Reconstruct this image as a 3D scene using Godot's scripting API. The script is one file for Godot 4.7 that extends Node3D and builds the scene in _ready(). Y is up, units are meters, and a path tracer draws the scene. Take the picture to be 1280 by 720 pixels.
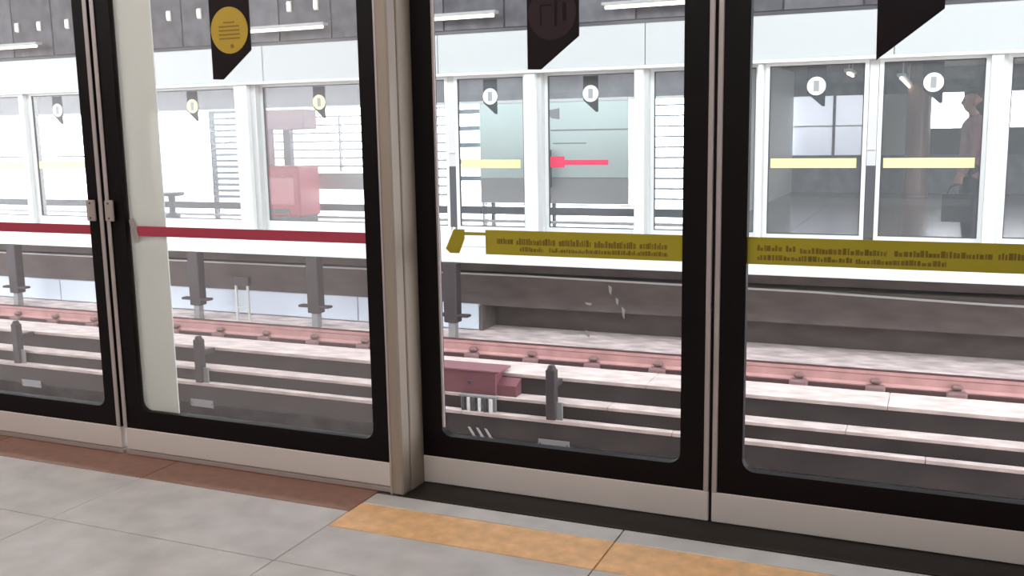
extends Node3D
# Metro platform seen through platform screen doors. x runs along the tracks, y up, -z across the tracks.

var M := {}
var names := {}
var rng := RandomNumberGenerator.new()

# ---------------------------------------------------------------- materials
func mat(key: String, c: Color, rough := 0.6, metal := 0.0) -> StandardMaterial3D:
	var m := StandardMaterial3D.new()
	m.resource_name = key
	m.albedo_color = c
	m.roughness = rough
	m.metallic = metal
	M[key] = m
	return m

func grain(m: StandardMaterial3D, lo: float, hi: float, freq: float, scale: float, stretch := Vector3.ONE) -> void:
	var n := FastNoiseLite.new()
	n.seed = 7 + M.size()
	n.frequency = freq
	n.fractal_octaves = 4
	var t := NoiseTexture2D.new()
	t.width = 256
	t.height = 256
	t.seamless = true
	t.noise = n
	var g := Gradient.new()
	g.set_color(0, Color(lo, lo, lo))
	g.set_color(1, Color(hi, hi, hi))
	t.color_ramp = g
	m.albedo_texture = t
	m.uv1_triplanar = true
	m.uv1_world_triplanar = true
	m.uv1_scale = stretch * scale

func glass(key: String, c: Color, a: float, spec: float) -> StandardMaterial3D:
	var m := mat(key, Color(c.r, c.g, c.b, a), 0.02)
	m.transparency = BaseMaterial3D.TRANSPARENCY_ALPHA
	m.metallic_specular = spec
	return m

func glow(key: String, c: Color, e: float) -> StandardMaterial3D:
	var m := mat(key, c, 0.5)
	m.emission_enabled = true
	m.emission = c
	m.emission_energy_multiplier = e
	return m

# ---------------------------------------------------------------- node helpers
func numbered(called: String) -> String:
	if not names.has(called):
		names[called] = 0
		return called
	names[called] += 1
	return "%s_%03d" % [called, names[called]]

func thing(called: String, label: String, category: String, at := Vector3.ZERO, group := "") -> Node3D:
	var o := Node3D.new()
	o.name = numbered(called)
	o.position = at
	add_child(o)
	o.set_meta("label", label)
	o.set_meta("category", category)
	if group:
		o.set_meta("group", group)
	return o

func part(called: String, mesh: Mesh, m: Material, parent: Node3D) -> MeshInstance3D:
	var o := MeshInstance3D.new()
	o.name = called
	o.mesh = mesh
	o.material_override = m
	parent.add_child(o, true)
	return o

func solo(called: String, mesh: Mesh, m: Material, label: String, category: String, at := Vector3.ZERO, group := "") -> MeshInstance3D:
	var o := part(numbered(called), mesh, m, self)
	o.position = at
	o.set_meta("label", label)
	o.set_meta("category", category)
	if group:
		o.set_meta("group", group)
	return o

func struct(called: String, mesh: Mesh, m: Material, label := "") -> MeshInstance3D:
	var o := part(called, mesh, m, self)
	o.set_meta("kind", "structure")
	if label:
		o.set_meta("label", label)
	return o

func struct_node(called: String, label := "") -> Node3D:
	var o := Node3D.new()
	o.name = called
	add_child(o)
	o.set_meta("kind", "structure")
	if label:
		o.set_meta("label", label)
	return o

# ---------------------------------------------------------------- shapes
func new_st() -> SurfaceTool:
	var st := SurfaceTool.new()
	st.begin(Mesh.PRIMITIVE_TRIANGLES)
	st.set_smooth_group(-1)
	return st

func done(st: SurfaceTool) -> ArrayMesh:
	st.generate_normals()
	return st.commit()

func face(st: SurfaceTool, pts: Array, outward: Vector3) -> void:
	# convex polygon fan, wound so that its front (clockwise) looks along outward
	var n: Vector3 = (pts[1] - pts[0]).cross(pts[2] - pts[0])
	var flip := n.dot(outward) > 0.0
	for i in range(1, pts.size() - 1):
		var a: Vector3 = pts[0]
		var b: Vector3 = pts[i]
		var c: Vector3 = pts[i + 1]
		if flip:
			st.add_vertex(a); st.add_vertex(c); st.add_vertex(b)
		else:
			st.add_vertex(a); st.add_vertex(b); st.add_vertex(c)

func add_box(st: SurfaceTool, lo: Vector3, hi: Vector3, bev := 0.0) -> void:
	var c := (lo + hi) / 2
	var h := (hi - lo) / 2
	bev = minf(bev, minf(h.x, minf(h.y, h.z)) * 0.9)
	for ax in 3:
		var u := (ax + 1) % 3
		var v := (ax + 2) % 3
		for s in [-1.0, 1.0]:
			var pts := []
			for k in [[-1, -1], [1, -1], [1, 1], [-1, 1]]:
				var p := Vector3.ZERO
				p[ax] = h[ax] * s
				p[u] = (h[u] - bev) * k[0]
				p[v] = (h[v] - bev) * k[1]
				pts.append(c + p)
			var n := Vector3.ZERO
			n[ax] = s
			face(st, pts, n)
	if bev <= 0.0:
		return
	for ax in 3:
		var u := (ax + 1) % 3
		var v := (ax + 2) % 3
		for su in [-1.0, 1.0]:
			for sv in [-1.0, 1.0]:
				var pts := []
				for e in [[-1, 0], [1, 0], [1, 1], [-1, 1]]:
					var p := Vector3.ZERO
					p[ax] = (h[ax] - bev) * e[0]
					p[u] = (h[u] - (bev if e[1] == 1 else 0.0)) * su
					p[v] = (h[v] - (bev if e[1] == 0 else 0.0)) * sv
					pts.append(c + p)
				var n := Vector3.ZERO
				n[u] = su
				n[v] = sv
				face(st, pts, n)
	for sx in [-1.0, 1.0]:
		for sy in [-1.0, 1.0]:
			for sz in [-1.0, 1.0]:
				var s := Vector3(sx, sy, sz)
				var q := h - Vector3.ONE * bev
				face(st, [c + Vector3(h.x, q.y, q.z) * s, c + Vector3(q.x, h.y, q.z) * s, c + Vector3(q.x, q.y, h.z) * s], s)

func box(x0: float, x1: float, y0: float, y1: float, z0: float, z1: float, bev := 0.0) -> ArrayMesh:
	var st := new_st()
	add_box(st, Vector3(x0, y0, z0), Vector3(x1, y1, z1), bev)
	return done(st)

func rounded(x0: float, x1: float, y0: float, y1: float, r: float, n := 8) -> PackedVector2Array:
	# counter-clockwise rounded rectangle, 4 * (n + 1) points
	var out := PackedVector2Array()
	var cs := [Vector2(x1 - r, y1 - r), Vector2(x0 + r, y1 - r), Vector2(x0 + r, y0 + r), Vector2(x1 - r, y0 + r)]
	for k in 4:
		for i in n + 1:
			var a := PI / 2 * (k + float(i) / n)
			out.append(cs[k] + Vector2(cos(a), sin(a)) * r)
	return out

func add_plate(st: SurfaceTool, poly: PackedVector2Array, z0: float, z1: float) -> void:
	# polygon in the x-y plane given a thickness
	var tri := Geometry2D.triangulate_polygon(poly)
	for i in range(0, tri.size(), 3):
		var p := []
		for k in 3:
			p.append(poly[tri[i + k]])
		face(st, [Vector3(p[0].x, p[0].y, z1), Vector3(p[1].x, p[1].y, z1), Vector3(p[2].x, p[2].y, z1)], Vector3(0, 0, 1))
		face(st, [Vector3(p[0].x, p[0].y, z0), Vector3(p[1].x, p[1].y, z0), Vector3(p[2].x, p[2].y, z0)], Vector3(0, 0, -1))
	var ccw := not Geometry2D.is_polygon_clockwise(poly)
	for i in poly.size():
		var a := poly[i]
		var b := poly[(i + 1) % poly.size()]
		var d := b - a
		if d.length() < 1e-6:
			continue
		var n := Vector3(d.y, -d.x, 0) * (1.0 if ccw else -1.0)
		face(st, [Vector3(a.x, a.y, z0), Vector3(b.x, b.y, z0), Vector3(b.x, b.y, z1), Vector3(a.x, a.y, z1)], n)

func plate(poly: PackedVector2Array, z0: float, z1: float) -> ArrayMesh:
	var st := new_st()
	add_plate(st, poly, z0, z1)
	return done(st)

func disc(c: Vector2, r: float, z0: float, z1: float) -> ArrayMesh:
	var p := PackedVector2Array()
	for i in 36:
		p.append(c + Vector2(cos(TAU * i / 36), sin(TAU * i / 36)) * r)
	return plate(p, z0, z1)

func ring(o: Rect2, i: Rect2, r: float, z0: float, z1: float) -> ArrayMesh:
	# rectangular frame with a rounded opening
	var st := new_st()
	var inner := rounded(i.position.x, i.end.x, i.position.y, i.end.y, r)
	var n := inner.size() / 4
	var oc := [o.end, Vector2(o.position.x, o.end.y), o.position, Vector2(o.end.x, o.position.y)]
	for k in inner.size():
		var a := inner[k]
		var b := inner[(k + 1) % inner.size()]
		var ca: Vector2 = oc[k / n]
		var cb: Vector2 = oc[((k + 1) % inner.size()) / n]
		for z in [z0, z1]:
			var out := Vector3(0, 0, 1 if z == z1 else -1)
			face(st, [Vector3(a.x, a.y, z), Vector3(b.x, b.y, z), Vector3(cb.x, cb.y, z)], out)
			if ca != cb:
				face(st, [Vector3(a.x, a.y, z), Vector3(cb.x, cb.y, z), Vector3(ca.x, ca.y, z)], out)
		var d := b - a
		if d.length() > 1e-6:
			face(st, [Vector3(a.x, a.y, z0), Vector3(b.x, b.y, z0), Vector3(b.x, b.y, z1), Vector3(a.x, a.y, z1)], Vector3(-d.y, d.x, 0))
		if ca != cb:
			var e := cb - ca
			face(st, [Vector3(ca.x, ca.y, z0), Vector3(cb.x, cb.y, z0), Vector3(cb.x, cb.y, z1), Vector3(ca.x, ca.y, z1)], Vector3(e.y, -e.x, 0))
	return done(st)

func prism_x(profile: Array, x0: float, x1: float) -> ArrayMesh:
	# profile of Vector2(z, y) run along x
	var st := new_st()
	var poly := PackedVector2Array(profile)
	var tri := Geometry2D.triangulate_polygon(poly)
	for i in range(0, tri.size(), 3):
		for x in [x0, x1]:
			var p := []
			for k in 3:
				p.append(Vector3(x, poly[tri[i + k]].y, poly[tri[i + k]].x))
			face(st, p, Vector3(-1 if x == x0 else 1, 0, 0))
	var ccw := not Geometry2D.is_polygon_clockwise(poly)
	for i in poly.size():
		var a := poly[i]
		var b := poly[(i + 1) % poly.size()]
		var d := b - a
		var n := Vector2(d.y, -d.x) * (1.0 if ccw else -1.0)
		face(st, [Vector3(x0, a.y, a.x), Vector3(x1, a.y, a.x), Vector3(x1, b.y, b.x), Vector3(x0, b.y, b.x)], Vector3(0, n.y, n.x))
	return done(st)

func add_tube(st: SurfaceTool, pts: Array, r: float, n := 10) -> void:
	var rings := []
	for i in pts.size():
		var d: Vector3 = (pts[mini(i + 1, pts.size() - 1)] - pts[maxi(i - 1, 0)]).normalized()
		var u := d.cross(Vector3.UP if absf(d.y) < 0.9 else Vector3.RIGHT).normalized()
		var v := d.cross(u)
		var rg := []
		for k in n:
			rg.append(pts[i] + (u * cos(TAU * k / n) + v * sin(TAU * k / n)) * r)
		rings.append(rg)
	for i in pts.size() - 1:
		for k in n:
			var k2 := (k + 1) % n
			var q := [rings[i][k], rings[i][k2], rings[i + 1][k2], rings[i + 1][k]]
			var mid: Vector3 = (q[0] + q[1] + q[2] + q[3]) / 4
			face(st, q, mid - (pts[i] + pts[i + 1]) / 2)
	face(st, rings[0], pts[0] - pts[1])
	face(st, rings[-1], pts[-1] - pts[-2])

func tube(pts: Array, r: float, n := 10) -> ArrayMesh:
	var st := new_st()
	add_tube(st, pts, r, n)
	return done(st)

func lathe(profile: Array, n := 20) -> ArrayMesh:
	# profile of Vector2(radius, y) round the y axis
	var st := new_st()
	for i in profile.size() - 1:
		var a: Vector2 = profile[i]
		var b: Vector2 = profile[i + 1]
		for k in n:
			var t0 := TAU * k / n
			var t1 := TAU * (k + 1) / n
			var out := Vector3(cos((t0 + t1) / 2) * (b.y - a.y), a.x - b.x, sin((t0 + t1) / 2) * (b.y - a.y))
			var q := [Vector3(cos(t0) * a.x, a.y, sin(t0) * a.x), Vector3(cos(t1) * a.x, a.y, sin(t1) * a.x), Vector3(cos(t1) * b.x, b.y, sin(t1) * b.x), Vector3(cos(t0) * b.x, b.y, sin(t0) * b.x)]
			if a.x < 1e-5:
				q.remove_at(1)
			elif b.x < 1e-5:
				q.remove_at(2)
			face(st, q, out)
	return done(st)

# smooth-union body of tapered capsules [a, b, ra, rb], meshed as surface nets
func nets(bones: Array, cell: float, soft: float) -> ArrayMesh:
	var lo := Vector3.ONE * 1e9
	var hi := -lo
	for b in bones:
		var r: float = maxf(b[2], b[3]) + soft + cell * 2
		lo = lo.min(b[0] - Vector3.ONE * r).min(b[1] - Vector3.ONE * r)
		hi = hi.max(b[0] + Vector3.ONE * r).max(b[1] + Vector3.ONE * r)
	var nx := int((hi.x - lo.x) / cell) + 2
	var ny := int((hi.y - lo.y) / cell) + 2
	var nz := int((hi.z - lo.z) / cell) + 2
	var f := PackedFloat32Array()
	f.resize(nx * ny * nz)
	f.fill(0.5)
	for b in bones:
		var a: Vector3 = b[0]
		var e: Vector3 = b[1] - b[0]
		var ee := maxf(e.length_squared(), 1e-9)
		var ra: float = b[2]
		var rb: float = b[3]
		var big := maxf(ra, rb) + soft * 2 + cell * 2
		var p0 := ((a.min(b[1]) - Vector3.ONE * big - lo) / cell).floor()
		var p1 := ((a.max(b[1]) + Vector3.ONE * big - lo) / cell).ceil()
		for z in range(maxi(0, int(p0.z)), mini(nz, int(p1.z) + 1)):
			for y in range(maxi(0, int(p0.y)), mini(ny, int(p1.y) + 1)):
				for x in range(maxi(0, int(p0.x)), mini(nx, int(p1.x) + 1)):
					var p := lo + Vector3(x, y, z) * cell - a
					var t := clampf(p.dot(e) / ee, 0.0, 1.0)
					var d := (p - e * t).length() - lerpf(ra, rb, t)
					var i := x + nx * (y + ny * z)
					var o := f[i]
					var h := maxf(soft - absf(d - o), 0.0) / soft
					f[i] = minf(d, o) - h * h * soft * 0.25
	var verts := {}
	var step := [1, nx, nx * ny]
	for z in nz - 1:
		for y in ny - 1:
			for x in nx - 1:
				var i := x + nx * (y + ny * z)
				var neg := 0
				for c in 8:
					if f[i + (c & 1) + nx * ((c >> 1) & 1) + nx * ny * (c >> 2)] < 0.0:
						neg += 1
				if neg == 0 or neg == 8:
					continue
				var sum := Vector3.ZERO
				var cnt := 0
				for c in 8:
					var pc := Vector3(c & 1, (c >> 1) & 1, c >> 2)
					var fc := f[i + (c & 1) + nx * ((c >> 1) & 1) + nx * ny * (c >> 2)]
					for ax in 3:
						if pc[ax] > 0.5:
							continue
						var fd := f[i + (c & 1) + nx * ((c >> 1) & 1) + nx * ny * (c >> 2) + step[ax]]
						if (fc < 0.0) != (fd < 0.0):
							var q := pc
							q[ax] += fc / (fc - fd)
							sum += q
							cnt += 1
				verts[i] = lo + (Vector3(x, y, z) + sum / cnt) * cell
	var st := SurfaceTool.new()
	st.begin(Mesh.PRIMITIVE_TRIANGLES)
	st.set_smooth_group(0)
	for i in verts.keys():
		for ax in 3:
			var j: int = i + step[ax]
			if (f[i] < 0.0) == (f[j] < 0.0):
				continue
			var u: int = step[(ax + 1) % 3]
			var v: int = step[(ax + 2) % 3]
			if not (verts.has(i - u) and verts.has(i - v) and verts.has(i - u - v)):
				continue
			var q := [verts[i], verts[i - u], verts[i - u - v], verts[i - v]]
			if f[i] >= 0.0:
				q.reverse()
			for k in [0, 2, 1, 0, 3, 2]:
				st.add_vertex(q[k])
	st.index()
	st.generate_normals()
	return st.commit()

# ---------------------------------------------------------------- print
func print_texture(w: int, h: int, base: Color, ink: Color, bars: Array) -> ImageTexture:
	# blurred lines of lettering that the photograph does not resolve: ink strokes of uneven height
	var im := Image.create(w, h, false, Image.FORMAT_RGB8)
	im.fill(base)
	for b in bars:
		var x: int = b[0]
		while x < int(b[1]):
			var ww := rng.randi_range(3, 7)
			var up := rng.randi_range(0, 5)
			im.fill_rect(Rect2i(x, int(b[2]) + up, mini(ww, int(b[1]) - x), int(b[3]) - up), base.lerp(ink, rng.randf_range(0.75, 1.0)))
			x += ww + (1 if rng.randf() < 0.5 else 2)
	return ImageTexture.create_from_image(im)

func printed_sheet(x0: float, x1: float, y0: float, y1: float, z: float) -> ArrayMesh:
	# the printed face of a sticker, with its own texture coordinates
	var st := SurfaceTool.new()
	st.begin(Mesh.PRIMITIVE_TRIANGLES)
	var p := [Vector3(x0, y1, z), Vector3(x1, y1, z), Vector3(x1, y0, z), Vector3(x0, y0, z)]
	var uv := [Vector2(0, 0), Vector2(1, 0), Vector2(1, 1), Vector2(0, 1)]
	for k in [0, 1, 2, 0, 2, 3]:
		st.set_normal(Vector3(0, 0, 1))
		st.set_uv(uv[k])
		st.add_vertex(p[k])
	return st.commit()

# ---------------------------------------------------------------- main
func _ready() -> void:
	rng.seed = 11
	camera_and_light()
	materials()
	near_platform()
	near_doors()
	trackbed()
	far_platform()
	far_doors()
	far_wall()
	hall()
	lamps()
	person()

func camera_and_light() -> void:
	var cam := Camera3D.new()
	cam.name = "camera"
	cam.position = Vector3(0, 1.55, 0)
	cam.rotation_degrees = Vector3(-9.083, 23.436, -0.984)
	cam.fov = rad_to_deg(2 * atan(360.0 / 1235.0))
	cam.near = 0.05
	cam.far = 300
	add_child(cam)
	cam.current = true
	var sm := ProceduralSkyMaterial.new()      # even white overcast
	sm.sky_top_color = Color(0.93, 0.95, 0.98)
	sm.sky_horizon_color = Color(0.97, 0.98, 1.0)
	sm.ground_horizon_color = Color(0.97, 0.98, 1.0)
	sm.ground_bottom_color = Color(0.6, 0.6, 0.6)
	sm.sky_energy_multiplier = 2.5
	sm.ground_energy_multiplier = 2.5
	var sky := Sky.new()
	sky.sky_material = sm
	var e := Environment.new()
	e.background_mode = Environment.BG_SKY
	e.sky = sky
	e.tonemap_mode = Environment.TONE_MAPPER_LINEAR
	e.tonemap_exposure = 1.0
	e.sdfgi_enabled = true
	e.ssao_enabled = true
	e.ssil_enabled = true
	var we := WorldEnvironment.new()
	we.name = "world_environment"
	we.environment = e
	add_child(we)

func materials() -> void:
	mat("door_black", Color(0.05, 0.022, 0.027), 0.45)
	M.door_black.metallic_specular = 0.3
	mat("near_white", Color(0.86, 0.83, 0.81), 0.42)
	mat("near_post", Color(0.60, 0.55, 0.50), 0.45)
	mat("edge_metal", Color(0.72, 0.68, 0.67), 0.35, 0.3)
	mat("rubber", Color(0.05, 0.045, 0.045), 0.8)
	mat("handle_metal", Color(0.70, 0.66, 0.64), 0.35, 0.4)
	mat("red_tape", Color(0.68, 0.22, 0.30), 0.5)
	mat("yellow_tape", Color(0.66, 0.60, 0.10), 0.5)
	mat("sign_dark", Color(0.09, 0.04, 0.055), 0.5)
	M.sign_dark.metallic_specular = 0.3
	mat("sign_dim", Color(0.18, 0.12, 0.14), 0.45)
	M.sign_dim.metallic_specular = 0.3
	mat("sign_yellow", Color(0.70, 0.58, 0.13), 0.5)
	mat("ink", Color(0.53, 0.40, 0.07), 0.6)
	mat("white_paint", Color(0.9, 0.91, 0.9), 0.5)
	var milky := mat("milky", Color(0.90, 0.92, 0.89, 0.86), 0.7)
	milky.transparency = BaseMaterial3D.TRANSPARENCY_ALPHA
	glass("near_glass", Color(0.85, 0.88, 0.9), 0.012, 0.3)
	glass("hazed_left_glass", Color(0.88, 0.87, 0.88), 0.09, 0.34)  # stronger whitish veil paints in the reflection haze over these panes
	glass("far_glass", Color(0.8, 0.85, 0.86), 0.06, 0.35)
	var fr := mat("hazed_hall_glass", Color(0.80, 0.83, 0.88, 0.72), 0.6)  # bluish veil paints haze into the hall windows and dims them
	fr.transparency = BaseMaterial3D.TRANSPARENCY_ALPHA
	glass("window_glass", Color(0.9, 0.95, 0.96), 0.03, 0.3)
	var t := mat("tile_grey", Color(0.82, 0.81, 0.80), 0.22)
	grain(t, 0.90, 1.0, 0.02, 0.8)
	t = mat("tile_orange", Color(0.98, 0.78, 0.56), 0.38)
	grain(t, 0.86, 1.0, 0.02, 2.0)
	t = mat("tile_brown", Color(0.62, 0.46, 0.40), 0.4)
	grain(t, 0.85, 1.0, 0.03, 2.0)
	mat("joint", Color(0.46, 0.42, 0.40), 0.8)
	t = mat("threshold", Color(0.17, 0.14, 0.12), 0.6)
	grain(t, 0.8, 1.0, 0.05, 4.0)
	t = mat("dark_concrete", Color(0.25, 0.215, 0.205), 0.85)  # dark concrete of the duct walls, tone uneven along the run
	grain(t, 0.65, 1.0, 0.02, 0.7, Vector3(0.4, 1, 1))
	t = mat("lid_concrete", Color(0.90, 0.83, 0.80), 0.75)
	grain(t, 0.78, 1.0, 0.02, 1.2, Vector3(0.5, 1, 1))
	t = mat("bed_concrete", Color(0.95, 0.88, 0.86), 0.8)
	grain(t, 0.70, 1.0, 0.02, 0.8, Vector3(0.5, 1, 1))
	t = mat("rail_rust", Color(0.76, 0.58, 0.56), 0.7)
	grain(t, 0.88, 1.0, 0.03, 0.6)
	mat("rail_head", Color(0.33, 0.20, 0.19), 0.6, 0.2)
	mat("foot_shade_brown", Color(0.24, 0.14, 0.13), 0.8)
	mat("clip_iron", Color(0.50, 0.39, 0.38), 0.7, 0.1)
	mat("post_iron", Color(0.24, 0.21, 0.22), 0.6, 0.2)
	mat("box_red", Color(0.50, 0.30, 0.33), 0.5)
	mat("box_grey", Color(0.52, 0.52, 0.52), 0.5)
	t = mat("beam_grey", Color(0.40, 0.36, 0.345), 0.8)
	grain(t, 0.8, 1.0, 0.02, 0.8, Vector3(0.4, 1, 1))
	mat("void_daylight", Color(0.80, 0.84, 0.88), 0.7)
	mat("cable", Color(0.75, 0.75, 0.74), 0.6)
	mat("psd_white", Color(0.88, 0.90, 0.89), 0.4)
	mat("fascia_white", Color(0.71, 0.73, 0.722), 0.45)
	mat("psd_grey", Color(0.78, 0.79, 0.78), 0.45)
	mat("seal_dark", Color(0.30, 0.31, 0.32), 0.6)
	mat("far_yellow", Color(0.95, 0.94, 0.64), 0.5)
	mat("far_red", Color(0.86, 0.25, 0.38), 0.5)
	mat("far_sign", Color(0.24, 0.26, 0.27), 0.5)
	mat("far_disc", Color(0.86, 0.88, 0.87), 0.5)
	mat("far_disc_yellow", Color(0.93, 0.90, 0.70), 0.5)
	mat("far_mark", Color(0.58, 0.60, 0.60), 0.5)
	t = mat("far_floor", Color(0.56, 0.51, 0.49), 0.2)
	grain(t, 0.88, 1.0, 0.02, 0.8)
	t = mat("wall_grey", Color(0.53, 0.53, 0.55), 0.7)
	grain(t, 0.82, 1.0, 0.02, 0.5)
	mat("wall_dark", Color(0.38, 0.38, 0.39), 0.7)
	t = mat("wall_top", Color(0.48, 0.48, 0.50), 0.7)
	grain(t, 0.75, 1.0, 0.02, 0.5)
	mat("hall_ceiling", Color(0.48, 0.42, 0.40), 0.7)
	mat("steel_dark", Color(0.30, 0.30, 0.32), 0.6, 0.2)
	mat("slat", Color(0.74, 0.77, 0.78), 0.55)
	mat("slat_blue", Color(0.50, 0.57, 0.61), 0.55)
	mat("board", Color(0.86, 0.94, 0.92), 0.5)
	mat("board_grey", Color(0.70, 0.70, 0.69), 0.5)
	mat("machine_red", Color(0.74, 0.22, 0.29), 0.45)
	mat("machine_trim", Color(0.85, 0.50, 0.53), 0.45)
	mat("wall_rose", Color(0.60, 0.48, 0.51), 0.7)
	mat("column_brown", Color(0.52, 0.42, 0.41), 0.4)
	mat("roof", Color(0.45, 0.45, 0.46), 0.8)
	mat("near_wall", Color(0.70, 0.67, 0.65), 0.7)
	mat("ground", Color(0.92, 0.92, 0.91), 0.9)
	glow("tube_light", Color(1.0, 0.97, 0.92), 1.6)
	glow("hall_tube", Color(1.0, 0.93, 0.84), 2.0)
	glow("added_tube", Color(1.0, 0.94, 0.86), 4.0)
	mat("skin", Color(0.46, 0.34, 0.30), 0.6)
	mat("hair", Color(0.10, 0.08, 0.08), 0.6)
	mat("shirt", Color(0.40, 0.31, 0.32), 0.8)
	mat("trousers", Color(0.14, 0.14, 0.16), 0.8)
	mat("shoe", Color(0.07, 0.07, 0.07), 0.5)
	mat("bag", Color(0.11, 0.11, 0.12), 0.6)

# ---------------------------------------------------------------- near side
const ZL := -3.55      # face of the left, fixed doors
const ZR := -3.72      # face of the recessed sliding doors

func near_platform() -> void:
	var fl := struct_node("floor", "glossy light grey station platform floor of large slabs")
	part("bed", box(-12, 6, -0.3, -0.012, -3.86, 1.0), M.joint, fl)
	var g := 0.0025
	var xs := []
	for k in range(-8, 6):
		xs.append(-2.19 + 1.12 * k)
	var rows := [[-2.80, -1.68], [-1.68, -0.56], [-0.56, 0.56], [0.56, 1.0]]
	for x in xs:
		var x0: float = x + g
		var x1: float = x + 1.12 - g
		if x1 > 6 or x0 < -12:
			continue
		var right: bool = x > -2.2
		for r in ([[-3.53, -3.41], [-3.15, -2.80]] if right else [[-3.31, -2.80]]) + rows:
			part("tile", box(x0, x1, -0.012, 0.0, r[0] + g, r[1] - g, 0.0015), M.tile_grey, fl)
		if right:
			part("tile", box(x0, x1, -0.012, 0.0, -3.41 + g, -3.15 - g, 0.0015), M.tile_orange, fl)
		else:
			part("tile", box(x0, x1, -0.012, 0.0, -3.60, -3.31 - g, 0.0015), M.tile_brown, fl)
	struct("trim_1", box(-2.06, 0.6, -0.012, 0.002, -3.86, -3.535, 0.001), M.threshold, "black threshold strip in front of the recessed sliding doors")
	# shell behind and above the camera
	var wb := struct_node("wall_back")
	part("lower_wall", box(-12, 6, -0.3, 3.4, 1.0, 1.2), M.near_wall, wb)
	for x in range(-12, 7, 3):
		part("mullion", box(x - 0.06, x + 0.06, 3.4, 3.9, 1.02, 1.14), M.near_wall, wb)
	part("lintel", box(-12, 6, 3.9, 4.1, 1.0, 1.2), M.near_wall, wb)
	part("added_window_pane", box(-12, 6, 3.4, 3.9, 1.075, 1.085), M.window_glass, wb)  # unseen window band, added high up to let daylight onto the platform
	struct("wall_left", box(-12.2, -12, -0.3, 4.1, -3.9, 1.2), M.near_wall)
	struct("wall_right", box(6, 6.2, -0.3, 4.1, -3.9, 1.2), M.near_wall)
	struct("ceiling", box(-30, 8.2, 4.1, 4.3, -6.6, 1.2), M.roof)  # unseen; edge drawn out over the track to narrow the sky slot
	struct("trim_2", box(-12, 6, -1.5, -0.3, -4.02, -3.86), M.beam_grey, "concrete edge under the near platform")

func pennant(parent: Node3D, x0: float, top: float, z: float, w: float, m: Material, disc_mat: Material, kind: int) -> void:
	# hanging flag sign stuck to the glass: straight left edge, right edge cut away to a slant
	var z1 := z + 0.004
	var s := w / 0.213
	var poly := PackedVector2Array([Vector2(x0, top), Vector2(x0, 2.0 - 0.207 * s), Vector2(x0 + 0.055 * s, 2.0 - 0.21 * s), Vector2(x0 + w, 2.0 - 0.09 * s), Vector2(x0 + w, top)])
	var sign_ := part("flag_sign", plate(poly, z, z1), m, parent)
	var c := Vector2(x0 + w * 0.49, 1.998)
	var r := 0.099 * s
	if kind == 3:
		return
	var d := part("disc", disc(c, r, z1, z1 + 0.002), disc_mat, sign_)
	d.set_meta("label", "round emblem on the flag sign")
	if kind == 1:
		for k in 5:
			var y := c.y + 0.03 - 0.017 * k
			var half := 0.055 if k != 0 else 0.03
			part("print", box(c.x - half, c.x + half, y, y + 0.006, z1 + 0.002, z1 + 0.003), M.ink, sign_)
		part("print", disc(c + Vector2(0.012, -0.068), 0.009, z1 + 0.002, z1 + 0.003), M.ink, sign_)
	elif kind == 2:
		var st := new_st()
		for q in [[-0.05, 0.03, 0.0, 0.036], [-0.05, -0.045, -0.045, 0.03], [0.01, -0.05, 0.022, 0.05], [0.045, -0.03, 0.06, 0.04]]:
			add_box(st, Vector3(c.x + q[0], c.y + q[1], z1 + 0.002), Vector3(c.x + q[2], c.y + q[3], z1 + 0.003))
		part("print", done(st), M.sign_dark, sign_)

func strip_print(parent: Node3D, x0: float, x1: float, y0: float, y1: float, z: float, bars: Array) -> void:
	var m := mat("strip_print_%d" % M.size(), Color.WHITE, 0.5)
	m.albedo_texture = print_texture(512, 56, Color(0.66, 0.60, 0.10), Color(0.42, 0.33, 0.04), bars)
	part("print", printed_sheet(x0, x1, y0, y1, z), m, parent)

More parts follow.
